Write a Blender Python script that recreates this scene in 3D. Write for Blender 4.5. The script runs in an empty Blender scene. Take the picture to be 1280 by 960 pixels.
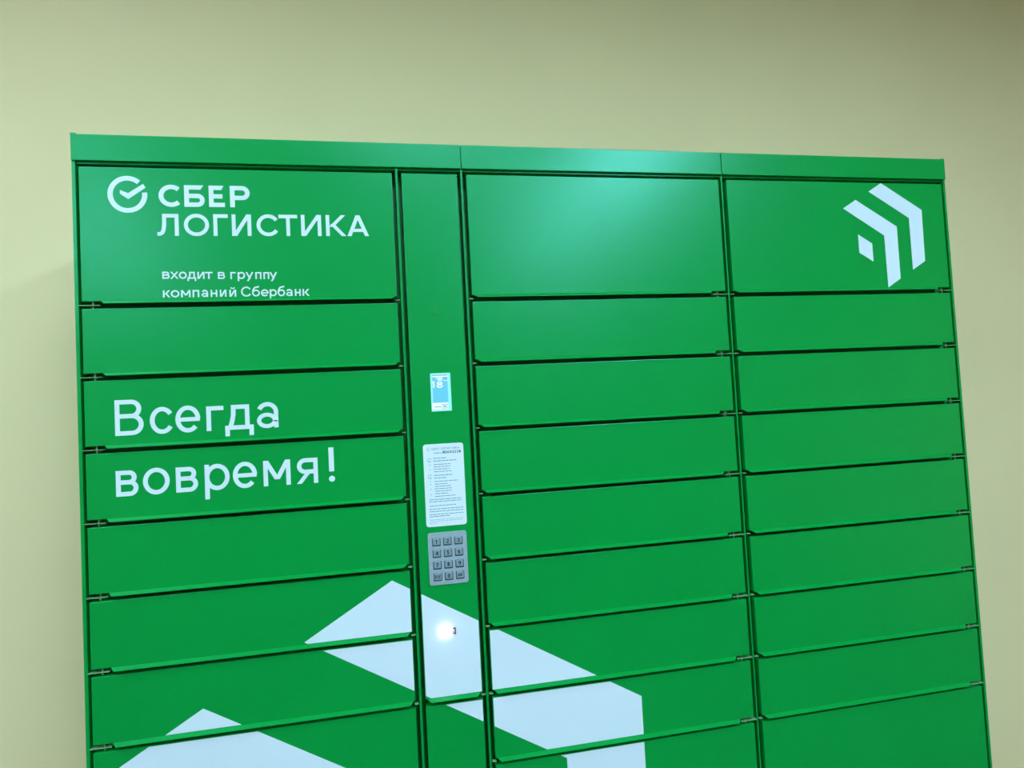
import bpy, bmesh, math, random
from mathutils import Vector, Matrix

random.seed(7)
SC = bpy.context.scene
COL = SC.collection

# ------------------------------------------------------------------ camera
cam_d = bpy.data.cameras.new('camera')
cam_d.sensor_fit = 'HORIZONTAL'
cam_d.sensor_width = 36.0
cam_d.lens = 36.0 * 800.0 / 1280.0
cam_d.clip_start = 0.02
cam = bpy.data.objects.new('camera', cam_d)
COL.objects.link(cam)
yaw, pitch, roll = 0.19717778, 0.04076534, -0.0527318
fwd = Vector((math.sin(yaw) * math.cos(pitch), math.cos(yaw) * math.cos(pitch), math.sin(pitch)))
rgt = Vector((math.cos(yaw), -math.sin(yaw), 0))
up = rgt.cross(fwd)
r2 = math.cos(roll) * rgt + math.sin(roll) * up
u2 = -math.sin(roll) * rgt + math.cos(roll) * up
m = Matrix((r2, u2, -fwd)).transposed().to_4x4()
m.translation = Vector((0.47058, -1.1346, 1.6))
cam.matrix_world = m
SC.camera = cam

# ------------------------------------------------------------------ world, exposure
world = bpy.data.worlds.new('world')
SC.world = world
world.use_nodes = True
bg = world.node_tree.nodes['Background']
bg.inputs[0].default_value = (0.8, 0.9, 1.0, 1)
bg.inputs[1].default_value = 0.05
SC.view_settings.view_transform = 'Standard'
SC.view_settings.look = 'None'
SC.view_settings.gamma = 1
SC.view_settings.use_curve_mapping = False
SC.view_settings.exposure = 0.02
CEIL = 3.0
# ceiling lamps: x, y, side length x, side length y, emission strength
LAMPS = [(1.80, -2.05, 0.3, 1.2, 58.0), (1.80, -3.75, 0.3, 1.2, 60.0),
         (-1.42, -2.05, 0.3, 1.2, 14.0), (-1.42, -3.75, 0.3, 1.2, 68.0),
         (-0.60, -0.90, 0.6, 0.6, 21.0), (0.70, -1.40, 0.6, 0.6, 22.0)]
LAMP_COLOR = (0.60, 0.97, 1.18)

# ------------------------------------------------------------------ materials
def mat(name, base, rough=0.5, metal=0.0, spec=0.5, noise=None, bump=None, tint=None, emit=None, strength=0.0, coat=0.0):
    mt = bpy.data.materials.new(name)
    mt.use_nodes = True
    nt = mt.node_tree
    b = nt.nodes['Principled BSDF']
    b.inputs['Base Color'].default_value = (*base, 1)
    b.inputs['Roughness'].default_value = rough
    b.inputs['Metallic'].default_value = metal
    b.inputs['Specular IOR Level'].default_value = spec
    b.inputs['Coat Weight'].default_value = coat
    if tint:
        b.inputs['Specular Tint'].default_value = (*tint, 1)
    if noise:
        scale, amount = noise
        tc = nt.nodes.new('ShaderNodeTexCoord')
        nz = nt.nodes.new('ShaderNodeTexNoise')
        nz.inputs['Scale'].default_value = scale
        nz.inputs['Detail'].default_value = 3
        rp = nt.nodes.new('ShaderNodeValToRGB')
        rp.color_ramp.elements[0].position = 0.3
        rp.color_ramp.elements[1].position = 0.7
        rp.color_ramp.elements[0].color = (*[c * (1 - amount) for c in base], 1)
        rp.color_ramp.elements[1].color = (*[min(1, c * (1 + amount)) for c in base], 1)
        nt.links.new(tc.outputs['Object'], nz.inputs['Vector'])
        nt.links.new(nz.outputs['Fac'], rp.inputs['Fac'])
        nt.links.new(rp.outputs['Color'], b.inputs['Base Color'])
    if bump:
        scale, dist = bump
        tc = nt.nodes.new('ShaderNodeTexCoord')
        nz = nt.nodes.new('ShaderNodeTexNoise')
        nz.inputs['Scale'].default_value = scale
        nz.inputs['Detail'].default_value = 2
        bp = nt.nodes.new('ShaderNodeBump')
        bp.inputs['Strength'].default_value = 0.4
        bp.inputs['Distance'].default_value = dist
        nt.links.new(tc.outputs['Object'], nz.inputs['Vector'])
        nt.links.new(nz.outputs['Fac'], bp.inputs['Height'])
        nt.links.new(bp.outputs['Normal'], b.inputs['Normal'])
    if emit:
        b.inputs['Emission Color'].default_value = (*emit, 1)
        b.inputs['Emission Strength'].default_value = strength
    return mt

GREEN = mat('green_powder_coat', (0.0, 0.248, 0.034), 0.31, spec=0.48, tint=(0.40, 1.0, 1.0), noise=(6, 0.03), bump=(900, 0.00002))
GREEN_IN = mat('green_inner_metal', (0.0, 0.24, 0.035), 0.5)
WHITE = mat('white_vinyl', (0.66, 0.68, 0.74), 0.35, spec=0.35)
ZINC = mat('painted_hinge_steel', (0.16, 0.34, 0.14), 0.4)
PAPER = mat('white_sticker', (0.70, 0.71, 0.77), 0.4, spec=0.3)
INK = mat('grey_ink', (0.16, 0.24, 0.30), 0.6)
INK_DARK = mat('black_ink', (0.008, 0.012, 0.018), 0.6)
INK_TEAL = mat('teal_ink', (0.10, 0.30, 0.32), 0.6)
STEEL = mat('brushed_steel', (0.40, 0.46, 0.51), 0.38, metal=0.35, noise=(120, 0.06))
KEYCAP = mat('steel_key', (0.30, 0.37, 0.41), 0.36, metal=0.4)
KEYWELL = mat('dark_key_well', (0.05, 0.075, 0.085), 0.6)
LCD_FRAME = mat('lcd_glow_edge', (0.02, 0.06, 0.07), 0.3, emit=(0.30, 0.96, 1.0), strength=0.95)
LCD_BODY = mat('lcd_blue_field', (0.01, 0.04, 0.06), 0.3, emit=(0.15, 0.66, 0.95), strength=0.9)
LCD_TEXT = mat('lcd_white', (0.05, 0.06, 0.06), 0.3, emit=(0.86, 1.0, 1.0), strength=0.95)
LCD_DIM = mat('lcd_grey', (0.01, 0.03, 0.04), 0.3, emit=(0.24, 0.50, 0.66), strength=0.9)
LED = mat('white_led', (0.9, 0.9, 0.9), 0.4, emit=(1.0, 1.0, 1.0), strength=22.0)
DARK_RED = mat('dark_red_plastic', (0.10, 0.03, 0.045), 0.4)
WALL = mat('cream_wall_paint', (0.90, 0.68, 0.385), 0.75, spec=0.25, noise=(2.2, 0.02), bump=(160, 0.0004))
WALL_FAR = mat('taupe_wall_paint', (0.30, 0.27, 0.22), 0.8)
CEILM = mat('white_ceiling_paint', (0.75, 0.75, 0.72), 0.85)
FLOORM = mat('grey_floor_tile', (0.09, 0.085, 0.08), 0.5, noise=(5, 0.1))
LAMP_HOUSING = mat('white_lamp_housing', (0.8, 0.8, 0.8), 0.5)

# ------------------------------------------------------------------ mesh helpers
def mesh_obj(name, verts, faces, material, parent=None, bevel=0.0):
    me = bpy.data.meshes.new(name)
    me.from_pydata(verts, [], faces)
    me.materials.append(material)
    if bevel:
        bm = bmesh.new()
        bm.from_mesh(me)
        bmesh.ops.bevel(bm, geom=bm.edges[:], offset=bevel, segments=2, affect='EDGES', profile=0.6)
        bm.to_mesh(me)
        bm.free()
    me.update()
    o = bpy.data.objects.new(name, me)
    COL.objects.link(o)
    if parent is not None:
        o.parent = parent
    return o

def box_geo(x0, x1, y0, y1, z0, z1):
    v = [(x0, y0, z0), (x1, y0, z0), (x1, y1, z0), (x0, y1, z0),
         (x0, y0, z1), (x1, y0, z1), (x1, y1, z1), (x0, y1, z1)]
    f = [(0, 3, 2, 1), (4, 5, 6, 7), (0, 1, 5, 4), (1, 2, 6, 5), (2, 3, 7, 6), (3, 0, 4, 7)]
    return v, f

def box(name, x0, x1, y0, y1, z0, z1, material, parent=None, bevel=0.0):
    v, f = box_geo(x0, x1, y0, y1, z0, z1)
    return mesh_obj(name, v, f, material, parent, bevel)

def boxes(name, lst, material, parent=None):
    V, F = [], []
    for b in lst:
        v, f = box_geo(*b)
        n = len(V)
        V += v
        F += [tuple(i + n for i in q) for q in f]
    return mesh_obj(name, V, F, material, parent)

def plates(name, polys, y, material, parent=None, thick=0.0004):
    """flat polygons in the x-z plane, facing -y, standing on plane y with a real thickness"""
    V, F = [], []
    for i_p, p in enumerate(polys):
        yf = y - thick - 0.000008 * (i_p % 11)
        a = sum(p[i][0] * p[(i + 1) % len(p)][1] - p[(i + 1) % len(p)][0] * p[i][1] for i in range(len(p)))
        if a < 0:
            p = p[::-1]
        n, k = len(V), len(p)
        V += [(x, yf, z) for x, z in p] + [(x, y, z) for x, z in p]
        F.append(tuple(range(n, n + k)))
        F.append(tuple(range(n + 2 * k - 1, n + k - 1, -1)))
        for i in range(k):
            j = (i + 1) % k
            F.append((n + j, n + i, n + k + i, n + k + j))
    return mesh_obj(name, V, F, material, parent)

def rounded(x0, x1, z0, z1, r, n=5):
    pts = []
    for cx, cz, a in ((x1 - r, z0 + r, -90), (x1 - r, z1 - r, 0), (x0 + r, z1 - r, 90), (x0 + r, z0 + r, 180)):
        for i in range(n + 1):
            t = math.radians(a + 90 * i / n)
            pts.append((cx + r * math.cos(t), cz + r * math.sin(t)))
    return pts

def disc(cx, cz, rx, rz, n=24):
    return [(cx + rx * math.cos(2 * math.pi * i / n), cz + rz * math.sin(2 * math.pi * i / n)) for i in range(n)]

def tag(o, label, cat, group=None):
    o['label'] = label
    o['category'] = cat
    if group:
        o['group'] = group
    return o

def thing(name, loc, label, cat, group=None):
    o = bpy.data.objects.new(name, None)
    COL.objects.link(o)
    o.location = loc
    o.empty_display_size = 0.1
    return tag(o, label, cat, group)

def structure(o):
    o['kind'] = 'structure'
    return o

# ------------------------------------------------------------------ letters drawn as strokes
def arc(cx, cy, rx, ry, a0, a1, n=20):
    return [(cx + rx * math.cos(math.radians(a0 + (a1 - a0) * i / n)),
             cy + ry * math.sin(math.radians(a0 + (a1 - a0) * i / n))) for i in range(n + 1)]

def stroke(pts, t):
    L, R = [], []
    n = len(pts)
    closed = (abs(pts[0][0] - pts[-1][0]) + abs(pts[0][1] - pts[-1][1])) < 1e-7
    for i in range(n):
        if closed:
            a = pts[i - 1] if i > 0 else pts[n - 2]
            b = pts[i + 1] if i < n - 1 else pts[1]
        else:
            a, b = pts[max(0, i - 1)], pts[min(n - 1, i + 1)]
        dx, dy = b[0] - a[0], b[1] - a[1]
        l = math.hypot(dx, dy) or 1e-9
        nx, ny = -dy / l, dx / l
        L.append((pts[i][0] + nx * t / 2, pts[i][1] + ny * t / 2))
        R.append((pts[i][0] - nx * t / 2, pts[i][1] - ny * t / 2))
    return [[L[i], L[i + 1], R[i + 1], R[i]] for i in range(n - 1)]

def glyph(ch, w, h, t, d=0.0):
    """polygons of a letter in a w x h box, stroke weight t, descender d"""
    P = []
    V = lambda x, y0, y1: P.append([(x, y0), (x + t, y0), (x + t, y1), (x, y1)])
    H = lambda y, x0, x1, k=t: P.append([(x0, y), (x1, y), (x1, y + k), (x0, y + k)])
    D = lambda xa, ya, xb, yb, k=1.12 * t: P.append([(xa, ya), (xa + k, ya), (xb + k, yb), (xb, yb)])
    S = lambda pts, k=t: P.extend(stroke(pts, k))
    k = 1.12 * t
    def bowl_right(y0, y1, x1):
        ry = (y1 - y0 - t) / 2
        rx = min(ry, x1 - 1.2 * t)
        cx = x1 - t / 2 - rx
        H(y0, 0, cx); H(y1 - t, 0, cx)
        S(arc(cx, (y0 + y1) / 2, rx, ry, -90, 90))
    ov = 0.012 * h
    oval = lambda x0=0, x1=w, y0=-ov, y1=h + ov: ((x0 + x1) / 2, (y0 + y1) / 2, (x1 - x0 - t) / 2, (y1 - y0 - t) / 2)
    if ch in 'ОоO0o':
        c = oval(); S(arc(*c, 0, 360, 36))
    elif ch in 'СсC':
        if ch == 'С' and t > 0.19 * h:
            c = oval(0, w * 1.13); S(arc(*c, 46, 314, 28))
        else:
            c = oval(0, w * 1.10)
            P.extend(q for q in (clip(p, -1, w, -1, 1) for p in stroke(arc(*c, 34, 326, 32), t)) if q)
    elif ch == 'Б':
        V(0, 0, h)
        P.append([(0, h - t), (0.80 * w, h - t), (0.95 * w, h), (0, h)])
        bowl_right(0, 0.61 * h, w)
    elif ch in 'ЕE':
        V(0, 0, h); H(0, 0, w); H(h * 0.5 - t / 2, 0, w * 0.86)
        P.append([(0, h - t), (0.80 * w, h - t), (0.95 * w, h), (0, h)])
    elif ch == 'Р':
        V(0, 0, h); bowl_right(0.34 * h, h, w)
    elif ch == 'р':
        V(0, -d, h); c = oval(0.0, w); S(arc(*c, 0, 360, 32))
    elif ch == 'Л':
        H(h - t, 0.24 * w, w); V(w - t, 0, h)
        S([(0.24 * w + t / 2, h - t / 2), (0.235 * w + t / 2, 0.55 * h), (0.20 * w + t / 2, 0.28 * h),
           (0.14 * w + t / 2, 0.14 * h), (0.08 * w + t / 4, t * 0.52), (0, t * 0.47)])
    elif ch in 'Гг':
        V(0, 0, h); H(h - t, 0, w)
    elif ch in 'ИиЙй':
        V(0, 0, h); V(w - t, 0, h); D(0.1 * t, 0, w - k - 0.1 * t, h, 1.2 * t)
        if ch in 'Йй':
            S(arc(w / 2, h * 1.36, w * 0.27, h * 0.18, 190, 350, 10), t * 0.8)
    elif ch in 'Тт':
        V(w / 2 - t / 2, 0, h); H(h - t, 0, w)
    elif ch in 'КкK':
        V(0, 0, h); D(t * 0.9, h * 0.44, w - 1.35 * t, h, 1.25 * t); D(w - 1.3 * t, 0, t * 1.15, h * 0.57, 1.3 * t)
    elif ch == 'А':
        D(0, 0, w / 2 - k / 2, h); D(w - k, 0, w / 2 - k / 2, h); H(0.2 * h, 0.17 * w, 0.83 * w, 0.9 * t)
    elif ch in 'Вв':
        V(0, 0, h); bowl_right(0, 0.54 * h + t / 2, w); bowl_right(0.54 * h - t / 2, h, w * 0.93)
    elif ch == 'м':
        V(0, 0, h); V(w - t, 0, h)
        D(w / 2 - k / 2, 0.25 * h, 0, h, 1.15 * t); D(w / 2 - k / 2, 0.25 * h, w - 1.15 * t, h, 1.15 * t)
    elif ch == 'х':
        D(0, 0, w - k, h); D(w - k, 0, 0, h)
    elif ch == 'у':
        D(0.16 * w, -d, w - k, h); D(0.46 * w, 0.02 * h, 0, h)
    elif ch == 'п':
        V(0, 0, h); V(w - t, 0, h); H(h - t, 0, w)
    elif ch == 'н':
        V(0, 0, h); V(w - t, 0, h); H(h * 0.5 - t / 2, 0, w)
    elif ch == 'д':
        H(0, 0, w); V(0, -d, t * 0.5); V(w - t, -d, t * 0.5)
        V(w * 0.86 - t, 0, h); H(h - t, 0.22 * w, w * 0.86)
        S([(0.22 * w + t / 2, h - t * 0.2), (0.215 * w + t / 2, 0.6 * h), (0.17 * w + t / 2, 0.34 * h), (0.09 * w + t / 2, t * 0.4)])
    elif ch == 'а':
        V(w - t, 0, h * 0.66)
        S(arc(w * 0.5, h * 0.63, w * 0.5 - t / 2, h * 0.385 - t / 2, 0, 158, 16))
        c = oval(0, w * 0.94, -ov, 0.60 * h); S(arc(*c, 0, 360, 28), t * 0.95)
    elif ch == 'е':
        c = oval(); S(arc(*c, 0, 318, 32)); H(h * 0.5 - t * 0.55, t * 0.5, w - 0.02 * w, 0.95 * t)
    elif ch == 'б':
        xh = h * 0.70
        c = oval(0, w, -ov, xh); S(arc(*c, 0, 360, 28))
        S([(t * 0.5, xh * 0.5), (t * 0.55, xh * 0.85), (0.16 * w + t / 2, h * 0.80), (0.34 * w, h * 0.90), (0.6 * w, h * 0.95), (0.92 * w, h)])
    elif ch == 'я':
        V(w - t, 0, h)
        ry = (0.62 * h - t) / 2
        cx = t / 2 + ry + 0.03 * w
        H(h - t, cx, w); H(0.38 * h, cx, w)
        S(arc(cx, 0.69 * h, ry, ry, 90, 270))
        D(0, 0, 0.42 * w, 0.42 * h)
    elif ch == '!':
        P.append([(w / 2 - 0.42 * w, 0.30 * h), (w / 2 + 0.42 * w, 0.30 * h), (w / 2 + 0.42 * w, h), (w / 2 - 0.42 * w, h)])
        P.append(disc(w / 2, 0.085 * h, w * 0.5, 0.085 * h, 20))
    elif ch == '1':
        V(0.55 * w - t / 2, 0, h); D(0.1 * w, 0.72 * h, 0.55 * w - t / 2, h)
    elif ch == '2':
        S(arc(w / 2, h - 0.3 * h, w / 2 - t / 2, 0.3 * h - t / 2, 170, -20)); D(0, t * 0.6, 0.72 * w, 0.58 * h); H(0, 0, w)
    elif ch == '3':
        S(arc(w * 0.45, h * 0.74, w * 0.42 - t / 2, 0.26 * h - t / 2, 150, -90)); S(arc(w * 0.45, h * 0.28, w * 0.5 - t / 2, 0.28 * h - t / 2, 90, -150))
    elif ch == '4':
        V(0.62 * w, 0, h); H(0.24 * h, 0, w); D(0, 0.26 * h, 0.58 * w, h)
    elif ch == '5':
        H(h - t, 0.12 * w, 0.95 * w); V(0.12 * w, 0.5 * h, h); S(arc(w * 0.45, h * 0.32, w * 0.5 - t / 2, 0.32 * h - t / 2, 120, -150))
    elif ch in '69':
        Q = stroke(arc(w / 2, 0.32 * h, w / 2 - t / 2, 0.32 * h - t / 2, 0, 360, 24), t)
        Q += stroke([(t * 0.55, 0.34 * h), (0.16 * w, 0.62 * h), (0.36 * w, 0.84 * h), (0.66 * w, h - t * 0.3)], t)
        if ch == '9':
            Q = [[(w - x, h - y) for x, y in q] for q in Q]
        P.extend(Q)
    elif ch == '7':
        H(h - t, 0, w); D(0.2 * w, 0, w - k, h)
    elif ch == '8':
        S(arc(w / 2, h * 0.74, w * 0.44 - t / 2, 0.26 * h - t / 2, 0, 360, 24)); S(arc(w / 2, h * 0.28, w * 0.5 - t / 2, 0.28 * h - t / 2, 0, 360, 24))
    elif ch == 'S':
        S(arc(w / 2, h * 0.74, w * 0.46 - t / 2, 0.26 * h - t / 2, 40, 270)); S(arc(w / 2, h * 0.27, w * 0.5 - t / 2, 0.27 * h - t / 2, 90, -140))
    elif ch == '#':
        V(0.2 * w, 0, h); V(0.65 * w, 0, h); H(0.25 * h, 0, w); H(0.62 * h, 0, w)
    return P

def put(ch, x0, x1, z, h, t, d=0.0):
    return [[(x0 + a, z + b) for a, b in p] for p in glyph(ch, x1 - x0, h, t, d)]

def line(text, x0, x1, z, h, t, gap=0.22, widths=None):
    """evenly spaced capitals or digits between x0 and x1"""
    ws = [(0.45 if c == ' ' else (widths or {}).get(c, 1.0)) for c in text]
    u = (x1 - x0) / (sum(ws) + gap * (len(text) - 1))
    P, x = [], x0
    for c, w in zip(text, ws):
        if c != ' ':
            P += put(c, x, x + w * u, z, h, t)
        x += (w + gap) * u
    return P

def clip(poly, x0, x1, z0, z1):
    def half(p, inside, cut):
        out = []
        for i in range(len(p)):
            a, b = p[i - 1], p[i]
            if inside(b):
                if not inside(a):
                    out.append(cut(a, b))
                out.append(b)
            elif inside(a):
                out.append(cut(a, b))
        return out
    def cx(c):
        return lambda a, b: (c, a[1] + (b[1] - a[1]) * (c - a[0]) / (b[0] - a[0]))
    def cz(c):
        return lambda a, b: (a[0] + (b[0] - a[0]) * (c - a[1]) / (b[1] - a[1]), c)
    for ins, ct in ((lambda p: p[0] >= x0, cx(x0)), (lambda p: p[0] <= x1, cx(x1)),
                    (lambda p: p[1] >= z0, cz(z0)), (lambda p: p[1] <= z1, cz(z1))):
        poly = half(poly, ins, ct)
        if len(poly) < 3:
            return None
    return poly

# ------------------------------------------------------------------ the room
RX0, RX1, RY0, RY1 = -3.0, 4.6, -6.8, 0.45
structure(box('wall_back', RX0 - 0.1, RX1 + 0.1, RY1, RY1 + 0.12, 0, CEIL, WALL))
structure(box('wall_front', RX0 - 0.1, RX1 + 0.1, RY0 - 0.12, RY0, 0, CEIL, WALL_FAR))
structure(box('wall_left', RX0 - 0.12, RX0, RY0, RY1, 0, CEIL, WALL))
structure(box('wall_right', RX1, RX1 + 0.12, RY0, RY1, 0, CEIL, WALL))
structure(box('floor', RX0 - 0.12, RX1 + 0.12, RY0 - 0.12, RY1 + 0.12, -0.1, 0, FLOORM))
structure(box('ceiling', RX0 - 0.12, RX1 + 0.12, RY0 - 0.12, RY1 + 0.12, CEIL, CEIL + 0.1, CEILM))

LAMP_LABELS = ['long ceiling lamp nearer the lockers, in the row opposite the chevron emblem',
               'long ceiling lamp farther from the lockers, in the row opposite the chevron emblem',
               'long ceiling lamp nearer the lockers, in the row opposite the check mark logo',
               'long ceiling lamp farther from the lockers, in the row opposite the check mark logo',
               'square ceiling lamp closest to the locker cabinet with the lettering',
               'square ceiling lamp midway between the two rows of long lamps']
for (lx, ly, sx, sy, st), lab in zip(LAMPS, LAMP_LABELS):
    t = thing('ceiling_lamp', (lx, ly, CEIL), lab, 'lamp', 'ceiling lamp panels')
    hx, hy = sx / 2, sy / 2
    boxes('housing', [(-hx - .02, hx + .02, -hy - .02, -hy, -.03, 0.002), (-hx - .02, hx + .02, hy, hy + .02, -.03, 0.002),
                      (-hx - .02, -hx, -hy, hy, -.03, 0.002), (hx, hx + .02, -hy, hy, -.03, 0.002)], LAMP_HOUSING, t)
    lm = mat('lamp_diffuser', (0.8, 0.8, 0.8), 0.5, emit=LAMP_COLOR, strength=st)
    box('diffuser', -hx, hx, -hy, hy, -.02, -.012, lm, t)

# ------------------------------------------------------------------ the parcel lockers
TOP, FASCIA_Z = 2.0850, 2.0415
ROW0, ROW1, PITCH = 2.0310, 1.7985, 0.11661
GAP, DT = 0.012, 0.02           # gap under a door front, door thickness
row = lambda i: ROW0 if i == 0 else ROW1 - PITCH * (i - 1)
BOTTOM = 0.06
DEPTH = 0.449
LIP_OUT, LIP_DROP = 0.0065, 0.0042

GROUP = 'parcel locker cabinets standing in a row'
cabA = thing('parcel_locker', (0, 0, 0), 'wide green locker cabinet with keypad column, small display and white lettering', 'parcel locker', GROUP)
cabB = thing('parcel_locker', (0, 0, 0), 'plain green locker cabinet between keypad column and chevron emblem cabinet', 'parcel locker', GROUP)
cabC = thing('parcel_locker', (0, 0, 0), 'green locker cabinet with small white chevron emblem on its top door', 'parcel locker', GROUP)

def carcass(cab, x0, x1, sl, sr):
    """x0..x1 outer faces; sl, sr thickness of the side sheets"""
    box('carcass', x0 + sl, x1 - sr, 0.034, DEPTH, 0.0, TOP - 0.002, GREEN_IN, cab)
    box('side_panel', x0, x0 + sl, 0.003, DEPTH, 0.0, FASCIA_Z, GREEN, cab)
    box('side_panel', x1 - sr, x1, 0.003, DEPTH, 0.0, FASCIA_Z, GREEN, cab)
    box('fascia', x0 + 0.0005, x1 - 0.0005, -0.0005, 0.034, FASCIA_Z, TOP, GREEN, cab, bevel=0.0008)
    box('top_rail', x0 + sl, x1 - sr, 0.006, 0.034, FASCIA_Z - 0.0035, FASCIA_Z, GREEN, cab)
    box('plinth', x0 + sl, x1 - sr, 0.012, 0.034, 0.0, BOTTOM - 0.006, GREEN_IN, cab)

XA0, XS1, XS2, XC1 = -0.0108, 0.6244, 1.1404, 1.6612
carcass(cabA, XA0, XS1, 0.0052, 0.0018)
carcass(cabB, XS1, XS2, 0.0018, 0.0014)
carcass(cabC, XS2, XC1, 0.0014, 0.0050)
box('post', 0.5062, 0.5104, 0.003, 0.034, 0.0, FASCIA_Z, GREEN, cabA)
box('corner_tab', XA0, XA0 + 0.008, 0.0, 0.006, TOP - 0.001, TOP + 0.0018, GREEN_IN, cabA)
box('corner_tab', XC1 - 0.008, XC1, 0.0, 0.006, TOP - 0.001, TOP + 0.0012, GREEN_IN, cabC)

def lip_mesh(xa, xb, z, cut):
    """thin folded finger lip sloping out and down below a door front, ends cut on the slant"""
    e, d, th = LIP_OUT, LIP_DROP, 0.0010
    V = [(xa, 0.0, z), (xb, 0.0, z), (xb - cut[1], -e, z - d), (xa + cut[0], -e, z - d),
         (xa, 0.0, z - th), (xb, 0.0, z - th), (xb - cut[1], -e, z - d - th), (xa + cut[0], -e, z - d - th),
         (xa, 0.004, z + 0.0006), (xb, 0.004, z + 0.0006), (xa, 0.004, z - th), (xb, 0.004, z - th)]
    F = [(3, 2, 1, 0), (4, 5, 6, 7), (7, 6, 2, 3), (0, 4, 7, 3), (2, 6, 5, 1),
         (0, 1, 9, 8), (8, 9, 11, 10), (10, 11, 5, 4), (8, 10, 4, 0), (1, 5, 11, 9)]
    return V, F

DOORS = []     # (object, x0, x1, z0, z1)
def make_door(cab, x0, x1, ztop, zbot_next, hinge, name='door'):
    zb = zbot_next + GAP
    o = box(name, x0, x1, 0.0, DT, zb, ztop, GREEN, cab, bevel=0.0009)
    hl = 0.0285 if hinge == 'L' else 0.0035
    hr = 0.0285 if hinge == 'R' else 0.0035
    V, F = lip_mesh(x0 + hl, x1 - hr, zb + 0.0004, (0.006, 0.006))
    mesh_obj('finger_lip', V, F, GREEN, o)
    zg = zbot_next + 0.0058
    if hinge == 'L':
        box('hinge_leaf', x0 - 0.0052, x0 + 0.026, 0.001, 0.012, zg - 0.0005, zg + 0.0005, ZINC, o)
        box('hinge_pin', x0 + 0.0135, x0 + 0.0155, 0.005, 0.008, zg - 0.005, zb + 0.001, ZINC, o)
        box('lip_stop', x1 - 0.002, x1 + 0.005, 0.002, 0.008, zg - 0.0008, zg + 0.0008, ZINC, o)
    elif hinge == 'R':
        box('hinge_leaf', x1 - 0.026, x1 + 0.0062, 0.001, 0.012, zg - 0.0005, zg + 0.0005, ZINC, o)
        box('hinge_pin', x1 - 0.0155, x1 - 0.0135, 0.005, 0.008, zg - 0.005, zb + 0.001, ZINC, o)
        box('lip_stop', x0 - 0.005, x0 + 0.002, 0.002, 0.008, zg - 0.0008, zg + 0.0008, ZINC, o)
    else:
        box('lip_stop', x1 - 0.002, x1 + 0.005, 0.002, 0.008, zg - 0.0008, zg + 0.0008, ZINC, o)
    DOORS.append((o, x0, x1, zb, ztop))
    return o

def column(cab, x0, x1, hinge, rows):
    out = {}
    for a, b in rows:
        zn = row(b) if b is not None else BOTTOM - GAP
        out[a] = make_door(cab, x0, x1, row(a), zn, hinge)
    return out

XL0, XL1, XP0, XP1, XM0, XM1, XR0, XR1 = 0.0, 0.4998, 0.5166, 0.6160, 0.6328, 1.1318, 1.1488, 1.6486
every = [(i, i + 1) for i in range(15)] + [(15, None)]
dL = column(cabA, XL0, XL1, 'L', every)
dM = column(cabB, XM0, XM1, 'R', every)
dR = column(cabC, XR0, XR1, 'R', [(i, i + 1) for i in range(8)] + [(8, 11), (11, 14), (14, None)])
panel = make_door(cabA, XP0, XP1, ROW0, row(7), None, 'control_panel_door')
panel_low = make_door(cabA, XP0, XP1, row(7), BOTTOM - GAP, None, 'service_door')

# ------------------------------------------------------------------ white vinyl emblem
E_OUT = [(1.4695, 2.0123), (1.5002, 2.0305), (1.5943, 1.9749), (1.5931, 1.8665), (1.5622, 1.8485), (1.5618, 1.9576)]
E_IN = [(1.4067, 1.9762), (1.4372, 1.9942), (1.5306, 1.9392), (1.5303, 1.8302), (1.4996, 1.8120), (1.4989, 1.9206)]
E_DIA = [(1.4372, 1.9222), (1.4686, 1.9037), (1.4687, 1.8662), (1.4372, 1.8848)]
split6 = lambda p: [[p[0], p[1], p[2], p[5]], [p[5], p[2], p[3], p[4]]]
plates('emblem', split6(E_OUT) + split6(E_IN) + [E_DIA], 0.0, WHITE, dR[0])

K = 4.64
def big(p, src, dst):
    return [(dst[0] + (x - src[0]) * K, dst[1] + (z - src[1]) * K) for x, z in p]
B_OUT = [(0.3215, 1.2317), (0.4691, 1.3186), (0.9085, 1.0636), (0.9083, 0.560), (0.7614, 0.475), (0.7614, 0.9749)]
BI = big(E_IN, E_IN[1], (0.1618, 1.1458))
BD = big(E_DIA, E_IN[1], (0.1618, 1.1458))
big_polys = [(0, q) for q in split6(B_OUT)] + [(1, q) for q in split6(BI)] + [(2, BD)]
for o, x0, x1, z0, z1 in list(DOORS):
    got = [(k, q) for k, q in ((k, clip(p, x0 + 0.0012, x1 - 0.0012, z0 + 0.0012, z1 - 0.0012)) for k, p in big_polys) if q]
    if got:
        grp = {}
        for k, q in got:
            grp.setdefault(k, []).append(q)
        for k in sorted(grp):
            plates('emblem_piece', grp[k], 0.0, WHITE, o)

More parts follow.
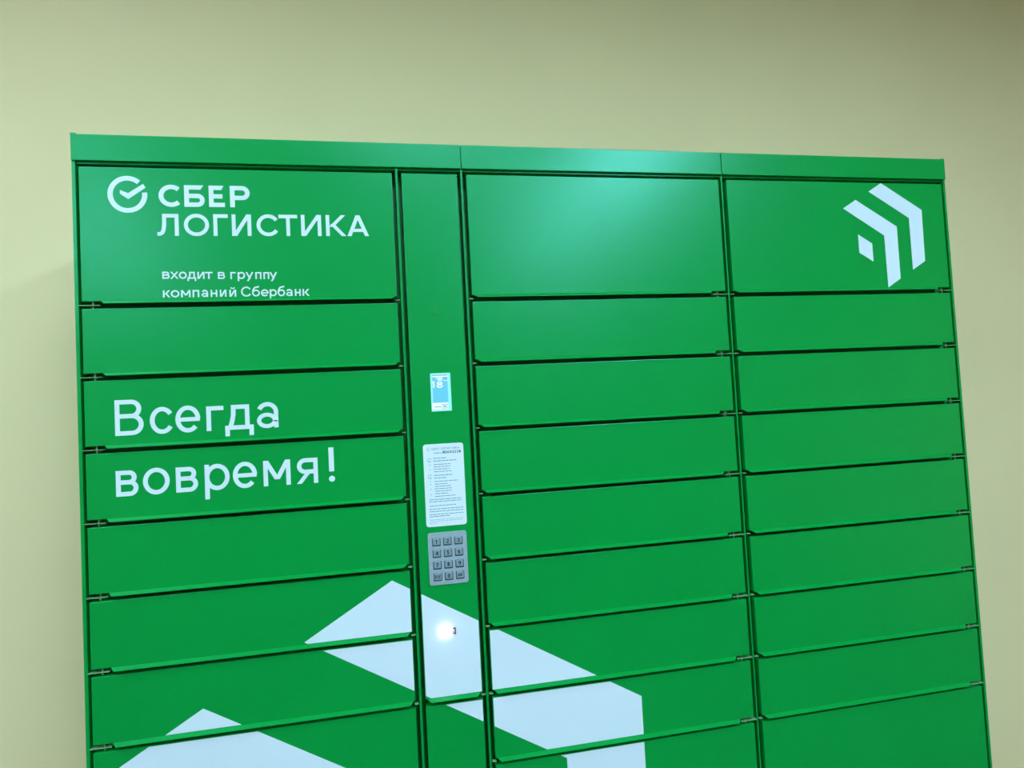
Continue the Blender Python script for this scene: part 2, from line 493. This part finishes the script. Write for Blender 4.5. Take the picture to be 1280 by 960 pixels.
# ------------------------------------------------------------------ white vinyl lettering
tl = dL[0]
rc = (0.0720, 1.9862)
ring = stroke(arc(rc[0], rc[1], 0.0259, 0.0268, 49, 367, 48), 0.0077)
ck = [(190, 178), (255, 203), (378, 127), (396, 157), (255, 250), (190, 207)]
ck = [(rc[0] + (a - 250) * 0.0001866, rc[1] - (b - 212) * 0.000208) for a, b in ck]
plates('check_mark_logo', ring + [[ck[0], ck[1], ck[4], ck[5]], [ck[1], ck[2], ck[3], ck[4]]], 0.0, WHITE, tl)
P = []
for ch, a, b in (('С', .1188, .1531), ('Б', .1580, .1897), ('Е', .1963, .2211), ('Р', .2296, .2610)):
    P += put(ch, a, b, 1.9665, 0.0364, 0.0073)
for ch, a, b in (('Л', .1154, .1481), ('О', .1562, .1951), ('Г', .2020, .2248), ('И', .2310, .2617), ('С', .2704, .3045),
                 ('Т', .3061, .3366), ('И', .3427, .3760), ('К', .3838, .4175), ('А', .4195, .4560)):
    P += put(ch, a, b, 1.9176, 0.0366, 0.0060)
plates('logo_lettering', P, 0.0, WHITE, tl)
P = []
s1 = lambda v: 0.1207 + (v - 80) * 0.0002053
s2 = lambda v: 0.1210 + (v - 85) * 0.0002072
T1 = [('в', 80, 134), ('х', 139, 199), ('о', 203, 262), ('д', 266, 332), ('и', 342, 395), ('т', 400, 456), ('в', 497, 551),
      ('г', 592, 632), ('р', 648, 705), ('у', 709, 770), ('п', 785, 832), ('п', 848, 893), ('у', 896, 955)]
T2 = [('к', 85, 138), ('о', 142, 205), ('м', 218, 287), ('п', 303, 352), ('а', 370, 418), ('н', 438, 487), ('и', 507, 556),
      ('й', 579, 630), ('С', 668, 742), ('б', 752, 812), ('е', 820, 880), ('р', 888, 943), ('б', 950, 1008), ('а', 1017, 1066),
      ('н', 1085, 1131), ('к', 1146, 1200)]
for ch, a, b in T1:
    P += put(ch, s1(a), s1(b), 1.8460 - 0.0000030 * (a - 80), 0.0117, 0.0023, 0.0036)
for ch, a, b in T2:
    hh = 0.0165 if ch in 'Сб' else 0.0117
    P += put(ch, s2(a), s2(b), 1.8150 - 0.0000010 * (a - 85), hh, 0.0023, 0.0036)
plates('subtitle_lettering', P, 0.0, WHITE, tl)
P = []
for ch, a, b, h in (('В', .0441, .0861, .0573), ('с', .0955, .1290, .0428), ('е', .1338, .1716, .0430), ('г', .1810, .2077, .0405),
                    ('д', .2096, .2542, .0410), ('а', .2595, .2937, .0425)):
    P += put(ch, a, b, 1.5920, h, 0.0070, 0.0105)
plates('slogan_lettering', P, 0.0, WHITE, dL[2])
P = []
for ch, a, b, h in (('в', .0430, .0758, .0410), ('о', .0827, .1224, .0420), ('в', .1318, .1650, .0405), ('р', .1755, .2138, .0420),
                    ('е', .2188, .2566, .0425), ('м', .2667, .3098, .0422), ('я', .3195, .3541, .0425), ('!', .3718, .3817, .0580)):
    P += put(ch, a, b, 1.4948, h, 0.0070, 0.0145)
plates('slogan_lettering', P, 0.0, WHITE, dL[3])

# ------------------------------------------------------------------ control column: lock cover, display, sticker, keypad, scanner
lk = plates('lock_cover', [disc(0.5673, 1.7835, 0.0088, 0.0088, 32)], 0.0005, GREEN, cabA, thick=0.0016)
plates('lock_slot', [[(0.5664, 1.7775), (0.5682, 1.7775), (0.5682, 1.7895), (0.5664, 1.7895)]], -0.0009, GREEN_IN, lk, thick=0.0005)

plates('lock_ring', stroke(arc(0.5673, 1.7835, 0.0092, 0.0092, 0, 360, 32), 0.0012), 0.0, GREEN_IN, lk, thick=0.0003)

# display
dx0, dx1, dz0, dz1 = 0.5507, 0.5862, 1.6047, 1.6722
disp = plates('display', [rounded(dx0, dx1, dz0, dz1, 0.0012)], 0.0005, LCD_FRAME, cabA, thick=0.0020)
disp['label'] = 'small glowing cyan display showing 18'
U = 0.00011
du = lambda X, Y: (dx0 + (X - 352 - 28 * (Y - 150) / 615) * U, dz1 - (Y - 150 + 10 * (X - 352) / 318) * U)
def drect(X0, X1, Y0, Y1):
    a, b = du(X0, Y0), du(X1, Y1)
    xs, zs = sorted((a[0], b[0])), sorted((a[1], b[1]))
    return [(xs[0], zs[0]), (xs[1], zs[0]), (xs[1], zs[1]), (xs[0], zs[1])]
plates('screen_field', [drect(385, 645, 240, 615)], -0.0014, LCD_BODY, disp, thick=0.0004)
plates('screen_header', [drect(380, 628, 178, 192), drect(380, 440, 205, 235), drect(555, 628, 205, 235)], -0.0014, LCD_DIM, disp, thick=0.0004)
plates('screen_bar', [drect(382, 648, 628, 725)], -0.0014, LCD_TEXT, disp, thick=0.0005)
a, b = du(383, 385), du(440, 275)
P = put('1', a[0] - 0.001, b[0], a[1], b[1] - a[1], 0.0023)
a, b = du(458, 385), du(552, 285)
P += put('8', a[0], b[0], a[1], b[1] - a[1] + 0.001, 0.0021)
P += [drect(470, 545, 232, 262), drect(382, 640, 194, 206), drect(560, 645, 262, 270)]
plates('screen_digits', P, -0.0017, LCD_TEXT, disp, thick=0.0004)
P = [drect(540, 548, 645, 712), drect(628, 636, 645, 712), drect(540, 636, 645, 652), drect(540, 636, 705, 712), drect(560, 615, 668, 690)]
plates('screen_icon', P + [drect(425, 530, 682, 692)], -0.0018, LCD_DIM, disp, thick=0.0003)

# instruction sticker
sx0, sx1, sz0, sz1 = 0.5321, 0.6031, 1.4038, 1.5476
stk = plates('instruction_sticker', [rounded(sx0, sx1, sz0, sz1, 0.005)], 0.0, PAPER, cabA, thick=0.0004)
stk['label'] = 'white instruction sticker with rounded corners'
UX, UZ = 0.00011, 0.0001085
def su(X, Y):
    Xp = X - 238 - 57 * (Y - 205) / 1325
    Yp = Y - 205 + (40 + 20 * (Y - 205) / 1325) * Xp / 645
    return sx0 + Xp * UX, sz1 - Yp * UZ
def sline(X0, X1, Y, h=0.0013, words=True, slope=-0.07):
    x0, z = su(X0, Y)
    x1 = su(X1, Y + slope * (X1 - X0))[0]
    out, x = [], x0
    while x < x1 - 0.001:
        w = min(random.uniform(0.004, 0.011), x1 - x)
        out.append([(x, z - h / 2), (x + w, z - h / 2), (x + w, z + h / 2), (x, z + h / 2)])
        x += w + 0.0011
    return out
P = []
for X0, X1, Y in ((405, 610, 425), (405, 790, 468), (415, 705, 700), (418, 625, 742)):
    P += sline(X0, X1, Y, 0.0014)
plates('printed_headings', P, -0.0004, INK_TEAL, stk, thick=0.0001)
P = []
for X0, X1, Y in ((412, 545, 342), (410, 680, 525), (412, 680, 562), (412, 660, 602), (415, 695, 640), (422, 800, 796), (425, 630, 838),
                  (428, 685, 876), (425, 695, 915), (430, 695, 952), (432, 640, 992), (432, 755, 1035), (340, 845, 1092), (340, 855, 1126),
                  (345, 765, 1192), (340, 880, 1245), (345, 880, 1282), (345, 875, 1330), (345, 665, 1362)):
    P += sline(X0, X1, Y, 0.0012)
for X0, X1, Y in ((350, 880, 1415), (350, 860, 1440), (345, 470, 1470)):
    P += sline(X0, X1, Y, 0.0006)
for X, Y in ((352, 530), (352, 606), (364, 796), (364, 846), (366, 922), (370, 1008)):
    c = su(X, Y)
    P.append(disc(c[0], c[1], 0.0009, 0.0009, 8))
plates('printed_text', P, -0.0004, INK, stk, thick=0.0001)
P = []
for X, Y in ((342, 455), (355, 722)):
    c = su(X, Y)
    P += stroke(arc(c[0], c[1], 0.0032, 0.0034, 20, 300, 14), 0.0008) + [disc(c[0] + .001, c[1] - .002, 0.001, 0.001, 10)]
c = su(325, 278)
P += stroke(arc(c[0], c[1], 0.0022, 0.0024, 50, 365, 16), 0.0007)
a, b = su(370, 292), su(822, 232)
P += line('СБЕР ЛОГИСТИКА', a[0], b[0], a[1], 0.0036, 0.0006, 0.25, {'О': 1.15, 'Г': .75, 'Т': .9})
plates('sticker_logo', P, -0.0004, INK_TEAL, stk, thick=0.0001)
a, b = su(555, 343), su(845, 290)
plates('handwritten_number', line('#0043238', a[0], b[0], a[1] - 0.0002, 0.0045, 0.0009, 0.2), -0.0004, INK_DARK, stk, thick=0.0001)['label'] = 'black handwritten number'

# keypad
kx0, kx1, kz0, kz1 = 0.5333, 0.6011, 1.3032, 1.3934
kp = plates('keypad', [rounded(kx0, kx1, kz0, kz1, 0.004)], 0.001, STEEL, cabA, thick=0.0028)
kp['label'] = 'grey metal keypad with twelve square keys'
names = ['1', '2', '3', '4', '5', '6', '7', '8', '9', 'ESC', '0', 'OK']
YK = -0.0018
for i, n in enumerate(names):
    c, r = i % 3, i // 3
    kx, kz = 0.5476 + c * 0.01938, 1.3775 - r * 0.02005
    plates('key_well', [rounded(kx - 0.0074, kx + 0.0074, kz - 0.0074, kz + 0.0066, 0.0012, 3)], YK, KEYWELL, kp, thick=0.0002)
    kb = box('key', kx - 0.0060, kx + 0.0060, YK - 0.0022, YK, kz - 0.0050, kz + 0.0062, KEYCAP, kp, bevel=0.0007)
    if len(n) == 1:
        P = put(n, kx - 0.0022, kx + 0.0022, kz - 0.0028, 0.0070, 0.0013)
    else:
        w = 0.0046 if len(n) == 3 else 0.0036
        P = line(n, kx - w, kx + w, kz - 0.0022, 0.0052, 0.0010, 0.25)
    plates('digit', P, YK - 0.0022, INK_DARK, kp, thick=0.0001)

# barcode scanner window with its lit lamp
lx, lz = 0.5562, 1.2225
bm = bmesh.new()
bmesh.ops.create_uvsphere(bm, u_segments=20, v_segments=12, radius=1.0)
for v in bm.verts:
    v.co = Vector((lx + v.co.x * 0.006, -0.002 + v.co.y * 0.006, lz + v.co.z * 0.006))
me = bpy.data.meshes.new('scanner_lamp')
bm.to_mesh(me)
bm.free()
me.materials.append(LED)
led = bpy.data.objects.new('scanner_lamp', me)
COL.objects.link(led)
led.parent = cabA
led['label'] = 'small bright white lamp below the keypad'
plates('scanner_window', [[(.5695, 1.2265), (.5738, 1.2278), (.5742, 1.2258), (.5695, 1.2248)],
                          [(.5724, 1.2275), (.5742, 1.2272), (.5744, 1.2160), (.5726, 1.2160)],
                          [(.5690, 1.2182), (.5742, 1.2176), (.5744, 1.2160), (.5698, 1.2165)],
                          [(.5692, 1.2215), (.5702, 1.2212), (.5706, 1.2168), (.5696, 1.2170)]], -0.0003, DARK_RED, cabA, thick=0.0012)
